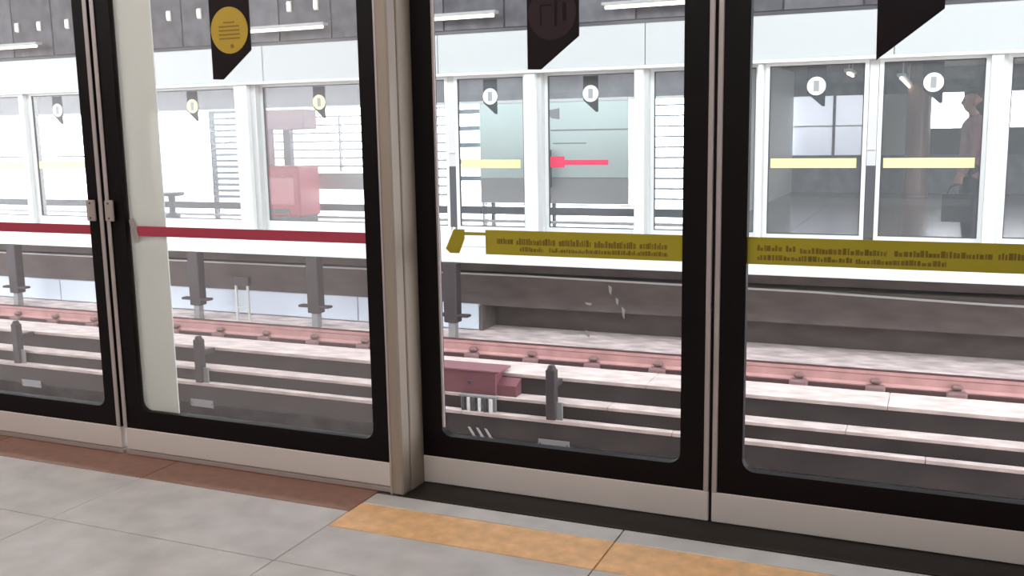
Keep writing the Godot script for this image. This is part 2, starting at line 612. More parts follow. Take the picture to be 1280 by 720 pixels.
func near_doors() -> void:
	# left pair: fixed emergency doors
	var top := 2.34
	var gy := 0.232
	var gt := 2.24
	for side in 2:
		var x0 := -3.632 if side == 0 else -5.16
		var x1 := -2.122 if side == 0 else -3.652
		var g0 := -3.523 if side == 0 else -5.05
		var g1 := -2.206 if side == 0 else -3.746
		var lab: String = "black framed emergency door carrying a yellow disc flag sign, beside the pale post" if side == 0 else "black framed emergency door with red stripe and no flag sign in view"
		var d := thing("emergency_door", lab, "door", Vector3((x0 + x1) / 2, 0, ZL), "emergency doors with a red stripe")
		var cx := (x0 + x1) / 2
		var L := func(x: float) -> float: return x - cx
		part("frame", ring(Rect2(L.call(x0), 0.138, x1 - x0, top - 0.138), Rect2(L.call(g0), gy, g1 - g0, gt - gy), 0.05, -0.05, 0.0), M.door_black, d)
		part("kick_panel", box(L.call(x0 + (0.0 if side else 0.012)), L.call(x1), 0.03, 0.138, -0.05, 0.004, 0.003), M.near_white, d)
		part("bottom_rail", box(L.call(x0), L.call(x1), 0.002, 0.026, -0.05, 0.0, 0.002), M.edge_metal, d)
		var sx := x0 if side == 0 else x1 - 0.024
		part("edge_strip", box(L.call(sx), L.call(sx + 0.024), 0.138, top, 0.0, 0.008, 0.003), M.edge_metal, d)
		var pane := part("glass_pane", box(L.call(g0 - 0.02), L.call(g1 + 0.02), gy - 0.02, gt + 0.02, -0.03, -0.022), M.hazed_left_glass, d)
		var r0 := -3.47 if side == 0 else -5.0
		var rs := part("red_stripe", box(L.call(r0), L.call(g1), 1.086, 1.132, -0.022, -0.019), M.red_tape, d)
		rs.set_meta("label", "dark red stripe across the glass")
		if side == 0:
			var slant := PackedVector2Array([Vector2(L.call(-3.515), 1.16), Vector2(L.call(-3.49), 1.17), Vector2(L.call(-3.455), 1.07), Vector2(L.call(-3.49), 1.06)])
			part("stripe_end", plate(slant, -0.018, -0.015), M.handle_metal, d)
			pennant(d, L.call(-2.966), gt, -0.022, 0.213, M.sign_dark, M.sign_yellow, 1)
			var f := part("milky_strip", box(L.call(g0 - 0.005), L.call(-3.308), gy, gt, -0.036, -0.031), M.milky, d)  # pale translucent sheet along the edge of the glass
			f.set_meta("label", "pale grey translucent strip down the glass")
		# push plate by the seam
		var hx := -3.625 if side == 0 else -3.74
		var hp := part("push_plate", box(L.call(hx), L.call(hx + 0.052), 1.155, 1.255, 0.008, 0.022, 0.004), M.handle_metal, d)
		part("screw", disc(Vector2(L.call(hx + 0.026), 1.24), 0.005, 0.022, 0.024), M.steel_dark, hp)
		part("screw", disc(Vector2(L.call(hx + 0.026), 1.17), 0.005, 0.022, 0.024), M.steel_dark, hp)
	# the post between fixed and sliding doors
	var p := thing("door_post", "pale beige metal post between the emergency door and the sliding door", "post", Vector3(-2.09, 0, -3.63))
	part("front_face", box(-0.032, 0.03, 0.0, 2.34, 0.02, 0.095, 0.008), M.near_post, p)
	part("body", box(-0.028, 0.034, 0.0, 2.34, -0.13, 0.02, 0.004), M.near_post, p)
	part("trim_groove", box(-0.031, -0.021, 0.0, 2.34, 0.095, 0.098, 0.001), M.edge_metal, p)
	p = thing("door_post", "pale metal post at the far end of the sliding doors", "post", Vector3(0.553, 0, -3.63))
	part("body", box(-0.03, 0.03, 0.0, 2.34, -0.13, 0.095, 0.006), M.near_post, p)
	# sliding doors
	for side in 2:
		var x0 := -2.054 if side == 0 else -0.769
		var x1 := -0.781 if side == 0 else 0.52
		var g0 := -1.963 if side == 0 else -0.653
		var g1 := -0.897 if side == 0 else 0.413
		var cx := (x0 + x1) / 2
		var L := func(x: float) -> float: return x - cx
		var lab: String = "sliding glass door leaf between the pale post and the rubber seam" if side == 0 else "sliding glass door leaf whose flag sign shows only a black slanted tip"
		var d := thing("sliding_door", lab, "door", Vector3(cx, 0, ZR), "sliding platform screen doors with yellow strips")
		part("frame", ring(Rect2(L.call(x0), 0.128, x1 - x0, top - 0.128), Rect2(L.call(g0), 0.226, g1 - g0, gt - 0.226), 0.05, -0.045, 0.0), M.door_black, d)
		part("kick_panel", box(L.call(x0), L.call(x1), 0.006, 0.128, -0.045, 0.005, 0.003), M.near_white, d)
		var sx := x1 - 0.021 if side == 0 else x0
		part("edge_strip", box(L.call(sx), L.call(sx + 0.021), 0.128, top, 0.0, 0.008, 0.003), M.edge_metal, d)
		var rx := x1 if side == 0 else x0 - 0.005
		part("rubber_seal", box(L.call(rx), L.call(rx + 0.005), 0.006, top, -0.04, -0.004), M.rubber, d)
		part("glass_pane", box(L.call(g0 - 0.02), L.call(g1 + 0.02), 0.21, gt + 0.02, -0.028, -0.02), M.near_glass, d)
		if side == 0:
			part("glazing_bead", box(L.call(g0), L.call(g0 + 0.012), 0.26, gt, -0.02, -0.006, 0.003), M.edge_metal, d)
		var y0 := 1.037
		var y1 := 1.139
		var a := -1.737 if side == 0 else g0
		var b := g1 if side == 0 else g1
		var strip := part("warning_strip", box(L.call(a), L.call(b), y0, y1, -0.02, -0.017), M.yellow_tape, d)
		strip.set_meta("label", "yellow warning strip with two lines of small dark print")
		if side == 0:
			strip_print(strip, L.call(a), L.call(b), y0, y1, -0.0165, [[32, 78, 17, 14], [86, 190, 17, 15], [200, 285, 17, 15], [292, 397, 18, 15], [406, 474, 18, 14], [95, 158, 36, 11], [174, 474, 37, 10]])
			var arrow := PackedVector2Array([Vector2(L.call(-1.925), 1.055), Vector2(L.call(-1.905), 1.037), Vector2(L.call(-1.862), 1.037), Vector2(L.call(-1.835), 1.10), Vector2(L.call(-1.835), 1.139), Vector2(L.call(-1.885), 1.139)])
			part("strip_tip", plate(arrow, -0.02, -0.017), M.yellow_tape, d)
			part("strip_link", box(L.call(-1.835), L.call(a), 1.115, 1.128, -0.02, -0.017), M.yellow_tape, d)
			pennant(d, L.call(-1.535), gt, -0.02, 0.218, M.sign_dark, M.sign_dim, 2)
			for q in [[-1.20, 0.93, 0.014, 0.04], [-1.17, 0.88, 0.012, 0.03], [-1.145, 0.845, 0.014, 0.05], [-1.30, 0.855, 0.03, 0.012], [-1.30, 0.74, 0.022, 0.03]]:
				var hz := PackedVector2Array([Vector2(L.call(q[0]), q[1]), Vector2(L.call(q[0] + q[2]), q[1] - q[3] * 0.2), Vector2(L.call(q[0] + q[2] * 0.8), q[1] - q[3]), Vector2(L.call(q[0] + q[2] * 0.2), q[1] - q[3] * 0.7)])
				part("tape_residue", plate(hz, -0.02, -0.019), M.board_grey, d)
		else:
			strip_print(strip, L.call(a), L.call(b), y0, y1, -0.0165, [[18, 62, 16, 12], [68, 84, 16, 12], [92, 236, 18, 13], [248, 400, 18, 13], [408, 470, 18, 13], [18, 180, 36, 11], [186, 330, 37, 11]])
			var poly := PackedVector2Array([Vector2(L.call(-0.23), gt), Vector2(L.call(-0.224), 1.768), Vector2(L.call(-0.012), 1.93), Vector2(L.call(-0.012), gt)])
			part("flag_sign", plate(poly, -0.02, -0.016), M.sign_dark, d)
	# header above the doors
	var h := struct_node("trim_3", "casing above the near platform screen doors")
	part("casing", box(-12, 6, 2.35, 2.9, -3.95, -3.5, 0.01), M.near_white, h)
	# fixed screen continuing beyond the frame
	for q in [[-12.0, -5.18], [0.59, 6.0]]:
		var w := struct_node("window_%d" % (1 if q[0] < -6 else 2), "fixed glazed screen beside the doors")
		part("frame", ring(Rect2(q[0], 0.0, q[1] - q[0], 2.34), Rect2(q[0] + 0.1, 0.23, q[1] - q[0] - 0.2, 2.0), 0.05, -3.62, -3.55), M.door_black, w)
		part("pane", box(q[0] + 0.08, q[1] - 0.08, 0.21, 2.25, -3.59, -3.582), M.near_glass, w)

# ---------------------------------------------------------------- tracks
func trackbed() -> void:
	struct("trim_4", box(-30, 8, -1.75, -1.5, -8.0, -3.8), M.bed_concrete, "near trackbed floor")
	struct("trim_5", box(-30, 8, -1.75, -1.255, -13.5, -8.0), M.bed_concrete, "pale concrete bed of the far track")
	# stepped cable duct between the tracks
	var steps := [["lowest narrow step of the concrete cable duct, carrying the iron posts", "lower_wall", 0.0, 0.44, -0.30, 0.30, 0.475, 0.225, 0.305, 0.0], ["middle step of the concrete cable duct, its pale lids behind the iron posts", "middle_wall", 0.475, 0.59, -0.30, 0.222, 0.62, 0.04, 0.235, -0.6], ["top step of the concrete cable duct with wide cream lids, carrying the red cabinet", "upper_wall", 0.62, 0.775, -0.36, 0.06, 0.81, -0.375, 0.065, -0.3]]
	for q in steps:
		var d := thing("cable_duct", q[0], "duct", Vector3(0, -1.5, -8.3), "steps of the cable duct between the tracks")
		part(q[1], box(-30, 8, q[2], q[3], q[4], q[5], 0.004), M.dark_concrete, d)
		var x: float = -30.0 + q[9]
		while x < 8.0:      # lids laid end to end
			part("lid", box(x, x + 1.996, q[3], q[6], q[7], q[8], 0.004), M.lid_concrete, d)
			x += 2.0
	# short iron posts bolted to the duct
	var px := [[-3.105, "dark iron post on the cable duct, right beside the red cabinet"], [-7.075, "dark iron post on the duct, seen beside the pale translucent strip"], [-9.735, "dark iron post on the duct, seen through the emergency door without a flag"]]
	for q in px:
		var p := thing("iron_post", q[1], "post", Vector3(q[0], -1.025, -8.02), "iron posts along the cable duct")
		part("shaft", box(-0.045, 0.045, 0.0, 0.46, -0.04, 0.04, 0.006), M.post_iron, p)
		part("cap", lathe([Vector2(0.0, 0.50), Vector2(0.03, 0.495), Vector2(0.045, 0.46)], 12), M.post_iron, p)
		part("brace", box(0.045, 0.10, 0.0, 0.16, -0.012, 0.012), M.box_grey, p)
		part("tie_bar", box(-0.025, 0.025, 0.28, 0.33, -0.21, -0.04), M.post_iron, p)
	for q in [[-3.08, "small pale grey plate on the duct wall below the post by the red cabinet"], [-7.06, "small pale grey plate on the duct wall next to the pale strip"], [-9.54, "small pale grey plate on the duct wall, behind the door without a flag"]]:
		var np := thing("number_plate", q[1], "plate", Vector3(q[0], -1.25, -7.995), "plates on the duct wall")
		part("plate", box(-0.15, 0.15, -0.04, 0.04, 0.0, 0.008, 0.002), M.box_grey, np)
		for e in [-0.13, 0.13]:
			part("rivet", disc(Vector2(e, 0.0), 0.008, 0.008, 0.011), M.steel_dark, np)
	# red cabinet with a grey terminal rack
	var c := thing("trackside_cabinet", "dull red metal cabinet standing on the cable duct beside an iron post", "cabinet", Vector3(-3.95, -0.88, -8.15))
	part("body", box(-0.55, 0.27, 0.0, 0.215, -0.08, 0.07, 0.008), M.box_red, c)
	part("lid", box(-0.57, 0.31, 0.215, 0.238, -0.19, 0.085, 0.006), M.box_red, c)
	part("side_cover", prism_x([Vector2(-0.08, 0.0), Vector2(0.05, 0.0), Vector2(0.05, 0.10), Vector2(-0.08, 0.15)], 0.27, 0.46), M.box_red, c)
	part("latch", box(-0.02, 0.02, 0.09, 0.13, 0.07, 0.082, 0.003), M.steel_dark, c)
	var rack := thing("terminal_rack", "grey ribbed terminal box below the red cabinet", "box", Vector3(-3.845, -1.025, -8.05))
	part("back", box(-0.18, 0.18, 0.0, 0.13, -0.008, 0.015, 0.003), M.box_grey, rack)
	part("top_rail", box(-0.19, 0.19, 0.13, 0.15, -0.008, 0.04, 0.003), M.box_grey, rack)
	for i in 6:
		part("rib", box(-0.16 + i * 0.056, -0.132 + i * 0.056, 0.0, 0.13, 0.015, 0.045, 0.003), M.white_paint if i % 2 else M.steel_dark, rack)
	var marks := thing("painted_marks", "three slanted white strokes painted on the duct wall under the cabinet", "marking", Vector3(-3.80, -1.295, -7.995))
	for i in 3:
		var o := i * 0.085
		part("stroke", plate(PackedVector2Array([Vector2(-0.14 + o, 0.12), Vector2(-0.115 + o, 0.12), Vector2(-0.035 + o, 0.0), Vector2(-0.065 + o, 0.0)]), 0.0, 0.003), M.board_grey, marks)
	# rails
	var prof := [Vector2(-0.036, 0.0), Vector2(0.036, 0.0), Vector2(0.036, -0.035), Vector2(0.028, -0.045), Vector2(0.028, -0.125), Vector2(0.07, -0.148), Vector2(0.07, -0.16), Vector2(-0.07, -0.16), Vector2(-0.07, -0.148), Vector2(-0.028, -0.125), Vector2(-0.028, -0.045), Vector2(-0.036, -0.035)]
	var labels := ["pink rusted running rail with iron clips in front of the far platform wall", "rusted running rail hidden close behind the cable duct", "rusted running rail of the near track, next to the duct", "rusted running rail below the near platform edge"]
	var rz := [-10.92, -9.45, -6.55, -5.1]
	for r in 4:
		var far := r < 2
		var t := thing("rail", labels[r], "rail", Vector3(0, -1.04 if far else -1.32, rz[r]))
		part("web_and_foot", prism_x(prof, -30, 8), M.rail_rust, t)
		part("running_surface", box(-30, 8, 0.0, 0.006, -0.037, 0.037), M.rail_head, t)
		if r != 0:
			continue
		part("foot_shade", box(-30, 8, -0.215, -0.16, -0.09, 0.115, 0.003), M.foot_shade_brown, t)  # dark strip paints the shadow line along the rail foot
		for i in 31:
			var cx := 1.05 - 0.787 * i
			var st := new_st()
			add_box(st, Vector3(cx - 0.10, -0.215, 0.03), Vector3(cx + 0.10, -0.14, 0.15), 0.02)
			add_box(st, Vector3(cx - 0.055, -0.13, 0.02), Vector3(cx + 0.055, -0.075, 0.10), 0.02)
			part("rail_clip", done(st), M.clip_iron, t)

# ---------------------------------------------------------------- far platform
func far_platform() -> void:
	var f := struct_node("floor_far", "glossy floor of the opposite platform")
	part("slab", box(-26, 8, -0.2, -0.012, -15.75, -11.92), M.psd_white, f)
	part("hall_slab", box(-3.4, 8, -0.2, -0.012, -24.2, -15.75), M.psd_white, f)
	for i in 12:
		for j in 6:
			var zz := -12.15 - j * 2.0
			if j > 1 and i > 4:
				continue
			part("tile", box(8 - (i + 1) * 2.5 + 0.003, 8 - i * 2.5 - 0.003, -0.012, 0.0, maxf(zz - 2.0, -24.0 if i < 5 else -15.7) + 0.003, zz - 0.003), M.far_floor, f)
	var e := struct_node("trim_6", "white edge of the opposite platform")
	part("edge", box(-26, 8, -0.21, -0.005, -11.96, -11.88, 0.006), M.psd_white, e)
	var w := struct_node("wall_under_far_platform", "dark wall under the edge of the opposite platform")
	part("upper_face", box(-26, 8, -0.42, -0.2, -12.9, -12.58), M.beam_grey, w)
	part("beam", box(-26, 8, -0.90, -0.46, -12.9, -12.5, 0.01), M.beam_grey, w)
	part("recess_side", box(-5.9, -5.86, -1.26, -0.9, -12.9, -12.45), M.beam_grey, w)
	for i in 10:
		part("daylight_panel", box(-26 + i * 2.01, -26 + (i + 1) * 2.01 - 0.02, -1.24, -0.88, -12.6, -12.45, 0.004), M.void_daylight, w)  # pale colour stands in for daylight in the open void
	part("recess_back", box(-26, 8, -1.3, -0.2, -13.1, -12.9), M.beam_grey, w)
	var c := solo("wall_cable", tube([Vector3(-26.00, -0.452, -12.48), Vector3(-9.38, -0.452, -12.48), Vector3(-5.21, -0.447, -12.48), Vector3(-3.34, -0.467, -12.48), Vector3(-1.36, -0.483, -12.48), Vector3(-0.21, -0.514, -12.48), Vector3(0.63, -0.535, -12.48), Vector3(3.13, -0.535, -12.48), Vector3(8.00, -0.535, -12.48)], 0.014, 8), M.cable, "thin pale cable along the dark wall below the opposite platform", "cable")
	for q in [[-10.45, "dark bracket post under the opposite platform, by the pale strip"], [-8.28, "dark bracket post under the opposite platform, beside the door frame"], [-6.05, "dark bracket post under the opposite platform, at the end of the dark wall"], [-14.32, "dark bracket post under the opposite platform, seen through the door without a flag"]]:
		var p := thing("bracket_post", q[1], "post", Vector3(q[0], -1.255, -11.88), "bracket posts under the opposite platform")
		part("shaft", box(-0.1, 0.1, 0.22, 1.04, -0.1, 0.06, 0.01), M.post_iron, p)
		part("arm", box(-0.26, 0.26, 0.30, 0.335, -0.06, 0.06, 0.006), M.post_iron, p)
		part("foot", prism_x([Vector2(-0.06, 0.0), Vector2(0.05, 0.0), Vector2(0.04, 0.22), Vector2(-0.06, 0.22)], -0.04, 0.06), M.box_grey, p)
	var s := thing("signal_stand", "small white signal stand in front of the panels coloured as daylight", "stand", Vector3(-9.75, -1.255, -11.95))
	part("post", box(-0.015, 0.015, 0.0, 0.6, -0.015, 0.015), M.cable, s)
	part("post", box(0.2, 0.23, 0.0, 0.6, -0.015, 0.015), M.cable, s)
	part("cross_bar", box(-0.015, 0.23, 0.2, 0.23, -0.012, 0.012), M.cable, s)
	part("box", box(-0.03, 0.25, 0.55, 0.68, -0.05, 0.03, 0.005), M.post_iron, s)

func far_flag(parent: Node3D, cx: float, z: float, d: Material) -> void:
	var poly := PackedVector2Array([Vector2(cx - 0.10, 2.21), Vector2(cx - 0.10, 1.91), Vector2(cx + 0.07, 1.76), Vector2(cx + 0.10, 1.76), Vector2(cx + 0.10, 2.21)])
	var s := part("flag_sign", plate(poly, z, z + 0.004), M.far_sign, parent)
	part("disc", disc(Vector2(cx, 1.99), 0.105, z + 0.004, z + 0.008), d, s)
	part("print", box(cx - 0.03, cx + 0.03, 1.93, 2.05, z + 0.008, z + 0.010), M.far_mark, s)

func far_doors() -> void:
	# [glass x0, x1, kind, label]   kind: s sliding, e emergency, f fixed
	var list := [
		[-15.6, -13.97, "s", "opposite door leaf at the left end, past the narrow white frame", "w"],
		[-13.72, -12.62, "s", "opposite sliding door leaf with a pale yellow strip, over the red stripe end", "w"],
		[-12.28, -11.72, "s", "narrow opposite door leaf mostly covered by the pale translucent strip", ""],
		[-11.40, -9.60, "f", "opposite screen panel with a yellow disc in front of the bright window", "y"],
		[-9.18, -7.24, "f", "opposite screen panel with a yellow disc in front of the red machine", "y"],
		[-7.0, -6.14, "s", "opposite door leaf mostly covered by the pale near post", ""],
		[-5.95, -5.00, "s", "opposite door leaf with a yellow strip in front of the wide louvre", "w"],
		[-4.70, -3.54, "e", "opposite emergency door with a red strip in front of the pale green board", "g"],
		[-3.29, -2.05, "f", "opposite plain screen panel in front of the fine white louvre", ""],
		[-1.88, -0.83, "s", "opposite sliding door leaf with yellow strip, showing the grey hall", "w"],
		[-0.63, 0.40, "s", "opposite sliding door leaf with the standing person behind its glass", "w"],
		[0.66, 2.4, "f", "opposite plain screen panel next to the standing person", ""],
		[2.6, 5.0, "f", "opposite plain screen panel far along the hall", ""],
		[-18.0, -15.9, "f", "opposite plain screen panel at the end of the platform", ""],
	]
	var z := -12.0
	for q in list:
		var x0: float = q[0]
		var x1: float = q[1]
		var cx := (x0 + x1) / 2
		var h := (x1 - x0) / 2
		var slide: bool = q[2] == "s"
		var dz := 0.0 if slide else -0.1
		var d := thing("screen_door" if q[2] != "f" else "glass_screen", q[3], "door" if q[2] != "f" else "panel", Vector3(cx, 0, z + dz), "platform screens of the opposite platform")
		var b := 0.045
		part("frame", ring(Rect2(-h - b, 0.235, 2 * h + 2 * b, 2.03), Rect2(-h, 0.275, 2 * h, 1.955), 0.006, -0.05, 0.0), M.psd_white, d)
		part("kick_panel", box(-h - b, h + b, 0.002, 0.235, -0.05, 0.0, 0.004), M.psd_white, d)
		part("gasket", ring(Rect2(-h, 0.275, 2 * h, 1.955), Rect2(-h + 0.012, 0.287, 2 * h - 0.024, 1.931), 0.004, -0.04, -0.012), M.seal_dark, d)
		part("glass_pane", box(-h - 0.01, h + 0.01, 0.26, 2.24, -0.03, -0.022), M.far_glass, d)
		if q[4] != "":
			far_flag(d, 0.0, -0.022, M.far_disc if q[4] != "y" else M.far_disc_yellow)
		if slide and q[4] == "w":
			part("yellow_strip", box(-h + 0.03, h - 0.06, 1.055, 1.165, -0.022, -0.019), M.far_yellow, d)
		elif q[2] == "e":
			part("red_strip", box(-h + 0.02, h - 0.35, 1.09, 1.155, -0.022, -0.019), M.far_red, d)
			part("red_patch", box(-h + 0.02, -h + 0.22, 1.06, 1.20, -0.019, -0.016), M.far_red, d)
	# posts: proud towards the track; the side turned to the camera shows
	var posts := [[-13.925, -13.765], [-11.675, -11.445], [-9.555, -9.225], [-7.195, -7.045], [-4.955, -4.745], [-3.495, -3.335], [-2.005, -1.925], [0.445, 0.615], [2.445, 2.555], [-15.855, -15.645]]
	var where := ["beside the leftmost leaf", "behind the pale translucent strip", "between the yellow disc panels", "hidden by the near post", "between the yellow strip and the red strip", "between the red strip and the fine louvre", "before the grey hall doors", "beside the standing person", "past the standing person", "at the left end"]
	for i in posts.size():
		var q = posts[i]
		var p := thing("screen_post", "white post of the opposite screen, " + where[i], "post", Vector3((q[0] + q[1]) / 2, 0, -11.98), "white posts of the opposite screen")
		var h: float = (q[1] - q[0]) / 2 - 0.002
		part("shaft", box(-h, h * 0.4, 0.0, 2.26, -0.18, 0.06, 0.006), M.psd_white, p)
		part("return", box(h * 0.4, h, 0.0, 2.26, -0.18, -0.02), M.psd_grey, p)  # grey tone paints the shaded side of the white post
	var seams := [[-12.45, "dark lower sleeve between the opposite door leaves left of the seam"], [-6.045, "dark lower sleeve between the opposite leaves, above the yellow strip tip"], [-0.73, "dark lower sleeve between the opposite doors of the grey hall"]]
	for q in seams:
		var p := thing("door_sleeve", q[1], "door seal", Vector3(q[0], 0, -12.0), "seals between opposite door leaves")
		part("lower_seal", box(-0.05, 0.05, 0.26, 1.08, -0.05, 0.004, 0.003), M.seal_dark, p)
		part("upper_seal", box(-0.05, 0.05, 1.08, 2.26, -0.05, 0.0, 0.003), M.psd_grey, p)
		part("latch", box(-0.05, 0.05, 1.26, 1.29, 0.0, 0.02, 0.003), M.psd_white, p)
	# fascia
	var f := struct_node("trim_7", "white fascia above the opposite screen doors")
	var x := -26.0
	while x < 8.0:
		part("panel", box(x + 0.004, x + 2.826, 2.30, 2.80, -12.25, -11.93, 0.008), M.fascia_white, f)
		x += 2.83
	part("lower_lip", box(-26, 8, 2.262, 2.30, -12.25, -11.88, 0.006), M.psd_white, f)

func louvre(parent: Node3D, x0: float, x1: float, y0: float, y1: float, z: float, pitch: float, t: float, m: Material) -> void:
	var mesh := box(x0, x1, -t / 2, t / 2, -0.06, 0.06, 0.004)
	var y := y0 + pitch
	while y < y1 - 0.02:
		var s := part("slat", mesh, m, parent)
		s.position = Vector3(0, y, z)
		s.rotation.x = 0.0
		y += pitch

func far_wall() -> void:
	var z := -15.5
	var w := struct_node("wall_far", "grey back wall of the opposite platform above its windows")
	part("upper_wall", box(-26, -2.75, 2.04, 3.02, z - 0.25, z), M.wall_grey, w)
	part("hall_lintel", box(-2.75, 8, 2.75, 3.02, z - 0.25, z), M.wall_grey, w)
	part("top_wall", box(-26, 8, 3.02, 5.2, z - 0.25, z - 0.03), M.wall_dark, w)
	for i in 30:
		part("cladding_panel", box(-25.97 + i * 1.13, -24.87 + i * 1.13, 3.24, 5.2, z - 0.03, z, 0.004), M.wall_top if i % 3 else M.wall_grey, w)
	struct("trim_8", box(-26, 8, 3.02, 3.22, z - 0.03, z + 0.12, 0.01), M.wall_dark, "dark rail along the opposite wall under the tube lamps")
	part("pier", box(-3.2, -2.75, 0.0, 2.04, z - 0.25, z), M.psd_grey, w)
	struct("wall_far_left", box(-26.2, -26, -1.75, 5.2, -15.75, -11.9), M.wall_grey)
	struct("ceiling_far", box(-30, 8.2, 5.2, 5.4, -16.0, -8.7), M.roof)  # unseen roof, its edge shaped to trim daylight falling on the tracks
	# glazing bays
	var bays := [[-22.0, -16.0, 3], [-15.9, -13.05, 4], [-13.05, -12.1, 5], [-12.0, -9.45, 6], [-9.4, -7.8, 7], [-7.78, -7.26, 8], [-7.24, -4.4, 9], [-4.36, -3.2, 10]]
	for b in bays:
		var n := struct_node("window_%d" % b[2], "bright window of the opposite platform")
		var x0: float = b[0]
		var x1: float = b[1]
		part("pane", box(x0, x1, 0.02, 2.04, z - 0.13, z - 0.122), M.window_glass, n)
		part("bottom_rail", box(x0, x1, 0.125, 0.255, z - 0.06, z + 0.02, 0.006), M.steel_dark, n)
		part("sill", box(x0, x1, -0.01, 0.03, z - 0.14, z, 0.004), M.psd_grey, n)
		part("jamb", box(x0 - 0.02, x0 + 0.02, 0.0, 2.04, z - 0.14, z - 0.02), M.steel_dark if b[2] != 9 else M.psd_grey, n)
		part("head", box(x0, x1, 2.0, 2.04, z - 0.14, z + 0.03, 0.004), M.psd_white, n)
		match b[2]:
			3:
				part("transom", box(x0, x1, 1.14, 1.17, z - 0.12, z - 0.06), M.steel_dark, n)
				part("transom", box(x0, x1, 0.6, 0.62, z - 0.12, z - 0.1), M.psd_grey, n)
			4:
				part("transom", box(x0, x1, 1.35, 1.365, z - 0.12, z - 0.1), M.psd_grey, n)
			5:
				louvre(n, x0, x1, 0.25, 2.0, z - 0.05, 0.115, 0.05, M.slat_blue)
			6:
				louvre(n, x0, x1, 0.8, 2.0, z - 0.05, 0.15, 0.035, M.slat)
				part("mullion", box(-11.3, -11.15, 0.3, 1.9, z - 0.06, z + 0.06), M.wall_dark, n)
				part("mullion", box(-10.12, -10.08, 0.85, 1.9, z - 0.06, z), M.slat, n)
				part("apron", box(x0, x1, 0.52, 0.82, z - 0.08, z - 0.02, 0.004), M.board_grey, n)
			7:
				louvre(n, x0, x1, 0.3, 2.0, z - 0.05, 0.15, 0.03, M.slat)
			8:
				louvre(n, x0, x1, 0.45, 2.04, z - 0.04, 0.285, 0.075, M.slat_blue)
			9:
				for mx in [-7.06, -6.14, -5.94]:
					part("mullion", box(mx - 0.025, mx + 0.025, 0.0, 0.6, z - 0.08, z - 0.01), M.steel_dark, n)
				part("transom", box(x0, x1, 0.285, 0.30, z - 0.1, z - 0.08), M.steel_dark, n)
			10:
				louvre(n, x0, x1, 0.25, 2.0, z - 0.05, 0.165, 0.024, M.slat_blue)
	# things standing along that wall
	var bd := thing("information_board", "large pale green board hung before the window behind the red strip", "board", Vector3(-5.9, 0.33, -15.36))
	part("sheet", box(-1.31, 1.31, 0.42, 1.66, -0.03, 0.0, 0.006), M.board, bd)
	part("lower_sheet", box(-1.31, 1.31, 0.0, 0.42, -0.03, 0.0, 0.006), M.board_grey, bd)
	part("top_rail", box(-1.31, 1.31, 1.66, 1.71, -0.03, 0.02, 0.004), M.psd_white, bd)
	for q in [[-0.02, 1.3, 1.19, 1.215], [0.02, 0.6, 0.98, 1.0], [-0.02, 1.3, 0.42, 0.435]]:
		part("printed_line", box(q[0], q[1], q[2], q[3], 0.0, 0.002), M.far_mark, bd)
	part("printed_emblem", plate(PackedVector2Array([Vector2(-0.12, 1.52), Vector2(0.14, 1.56), Vector2(0.14, 1.38), Vector2(0.0, 1.40)]), 0.0, 0.003), M.far_mark, bd)
	part("printed_line", box(-0.42, -0.40, 0.75, 1.4, 0.0, 0.002), M.board_grey, bd)
	var cab := thing("wall_cabinet", "grey box cabinet at the left edge of the pale green board", "cabinet", Vector3(-6.03, 0.6, -15.3))
	part("body", box(-0.13, 0.13, 0.0, 0.62, -0.05, 0.12, 0.01), M.seal_dark, cab)
	part("door", box(-0.11, 0.11, 0.05, 0.57, 0.12, 0.13, 0.004), M.wall_dark, cab)
	var mc := thing("vending_machine", "red machine standing before the pale louvre window on the opposite platform", "machine", Vector3(-10.95, 0.0, -14.95))
	part("body", box(-0.52, 0.52, 0.08, 0.98, -0.35, 0.3, 0.03), M.machine_red, mc)
	part("plinth", box(-0.48, 0.48, 0.0, 0.08, -0.3, 0.26), M.wall_dark, mc)
	part("front_panel", box(-0.42, 0.42, 0.3, 0.78, 0.3, 0.315, 0.006), M.machine_trim, mc)
	part("slot", box(-0.3, 0.3, 0.14, 0.22, 0.3, 0.312), M.wall_dark, mc)
	part("side_wing", box(-0.52, -0.44, 0.98, 1.85, -0.35, -0.1, 0.01), M.wall_rose, mc)
	part("canopy", box(-0.56, 0.5, 1.62, 1.98, -0.38, 0.05, 0.02), M.wall_rose, mc)
	var ped := thing("pedestal_table", "small dark pedestal table silhouetted against the bright window", "table", Vector3(-13.7, 0.0, -15.05))
	part("top", lathe([Vector2(0, 0.47), Vector2(0.24, 0.47), Vector2(0.25, 0.44), Vector2(0.22, 0.40), Vector2(0, 0.40)]), M.steel_dark, ped)
	part("stem", lathe([Vector2(0.07, 0.41), Vector2(0.06, 0.08)]), M.steel_dark, ped)
	part("base", lathe([Vector2(0.06, 0.08), Vector2(0.14, 0.03), Vector2(0.15, 0.0), Vector2(0, 0.0)]), M.steel_dark, ped)

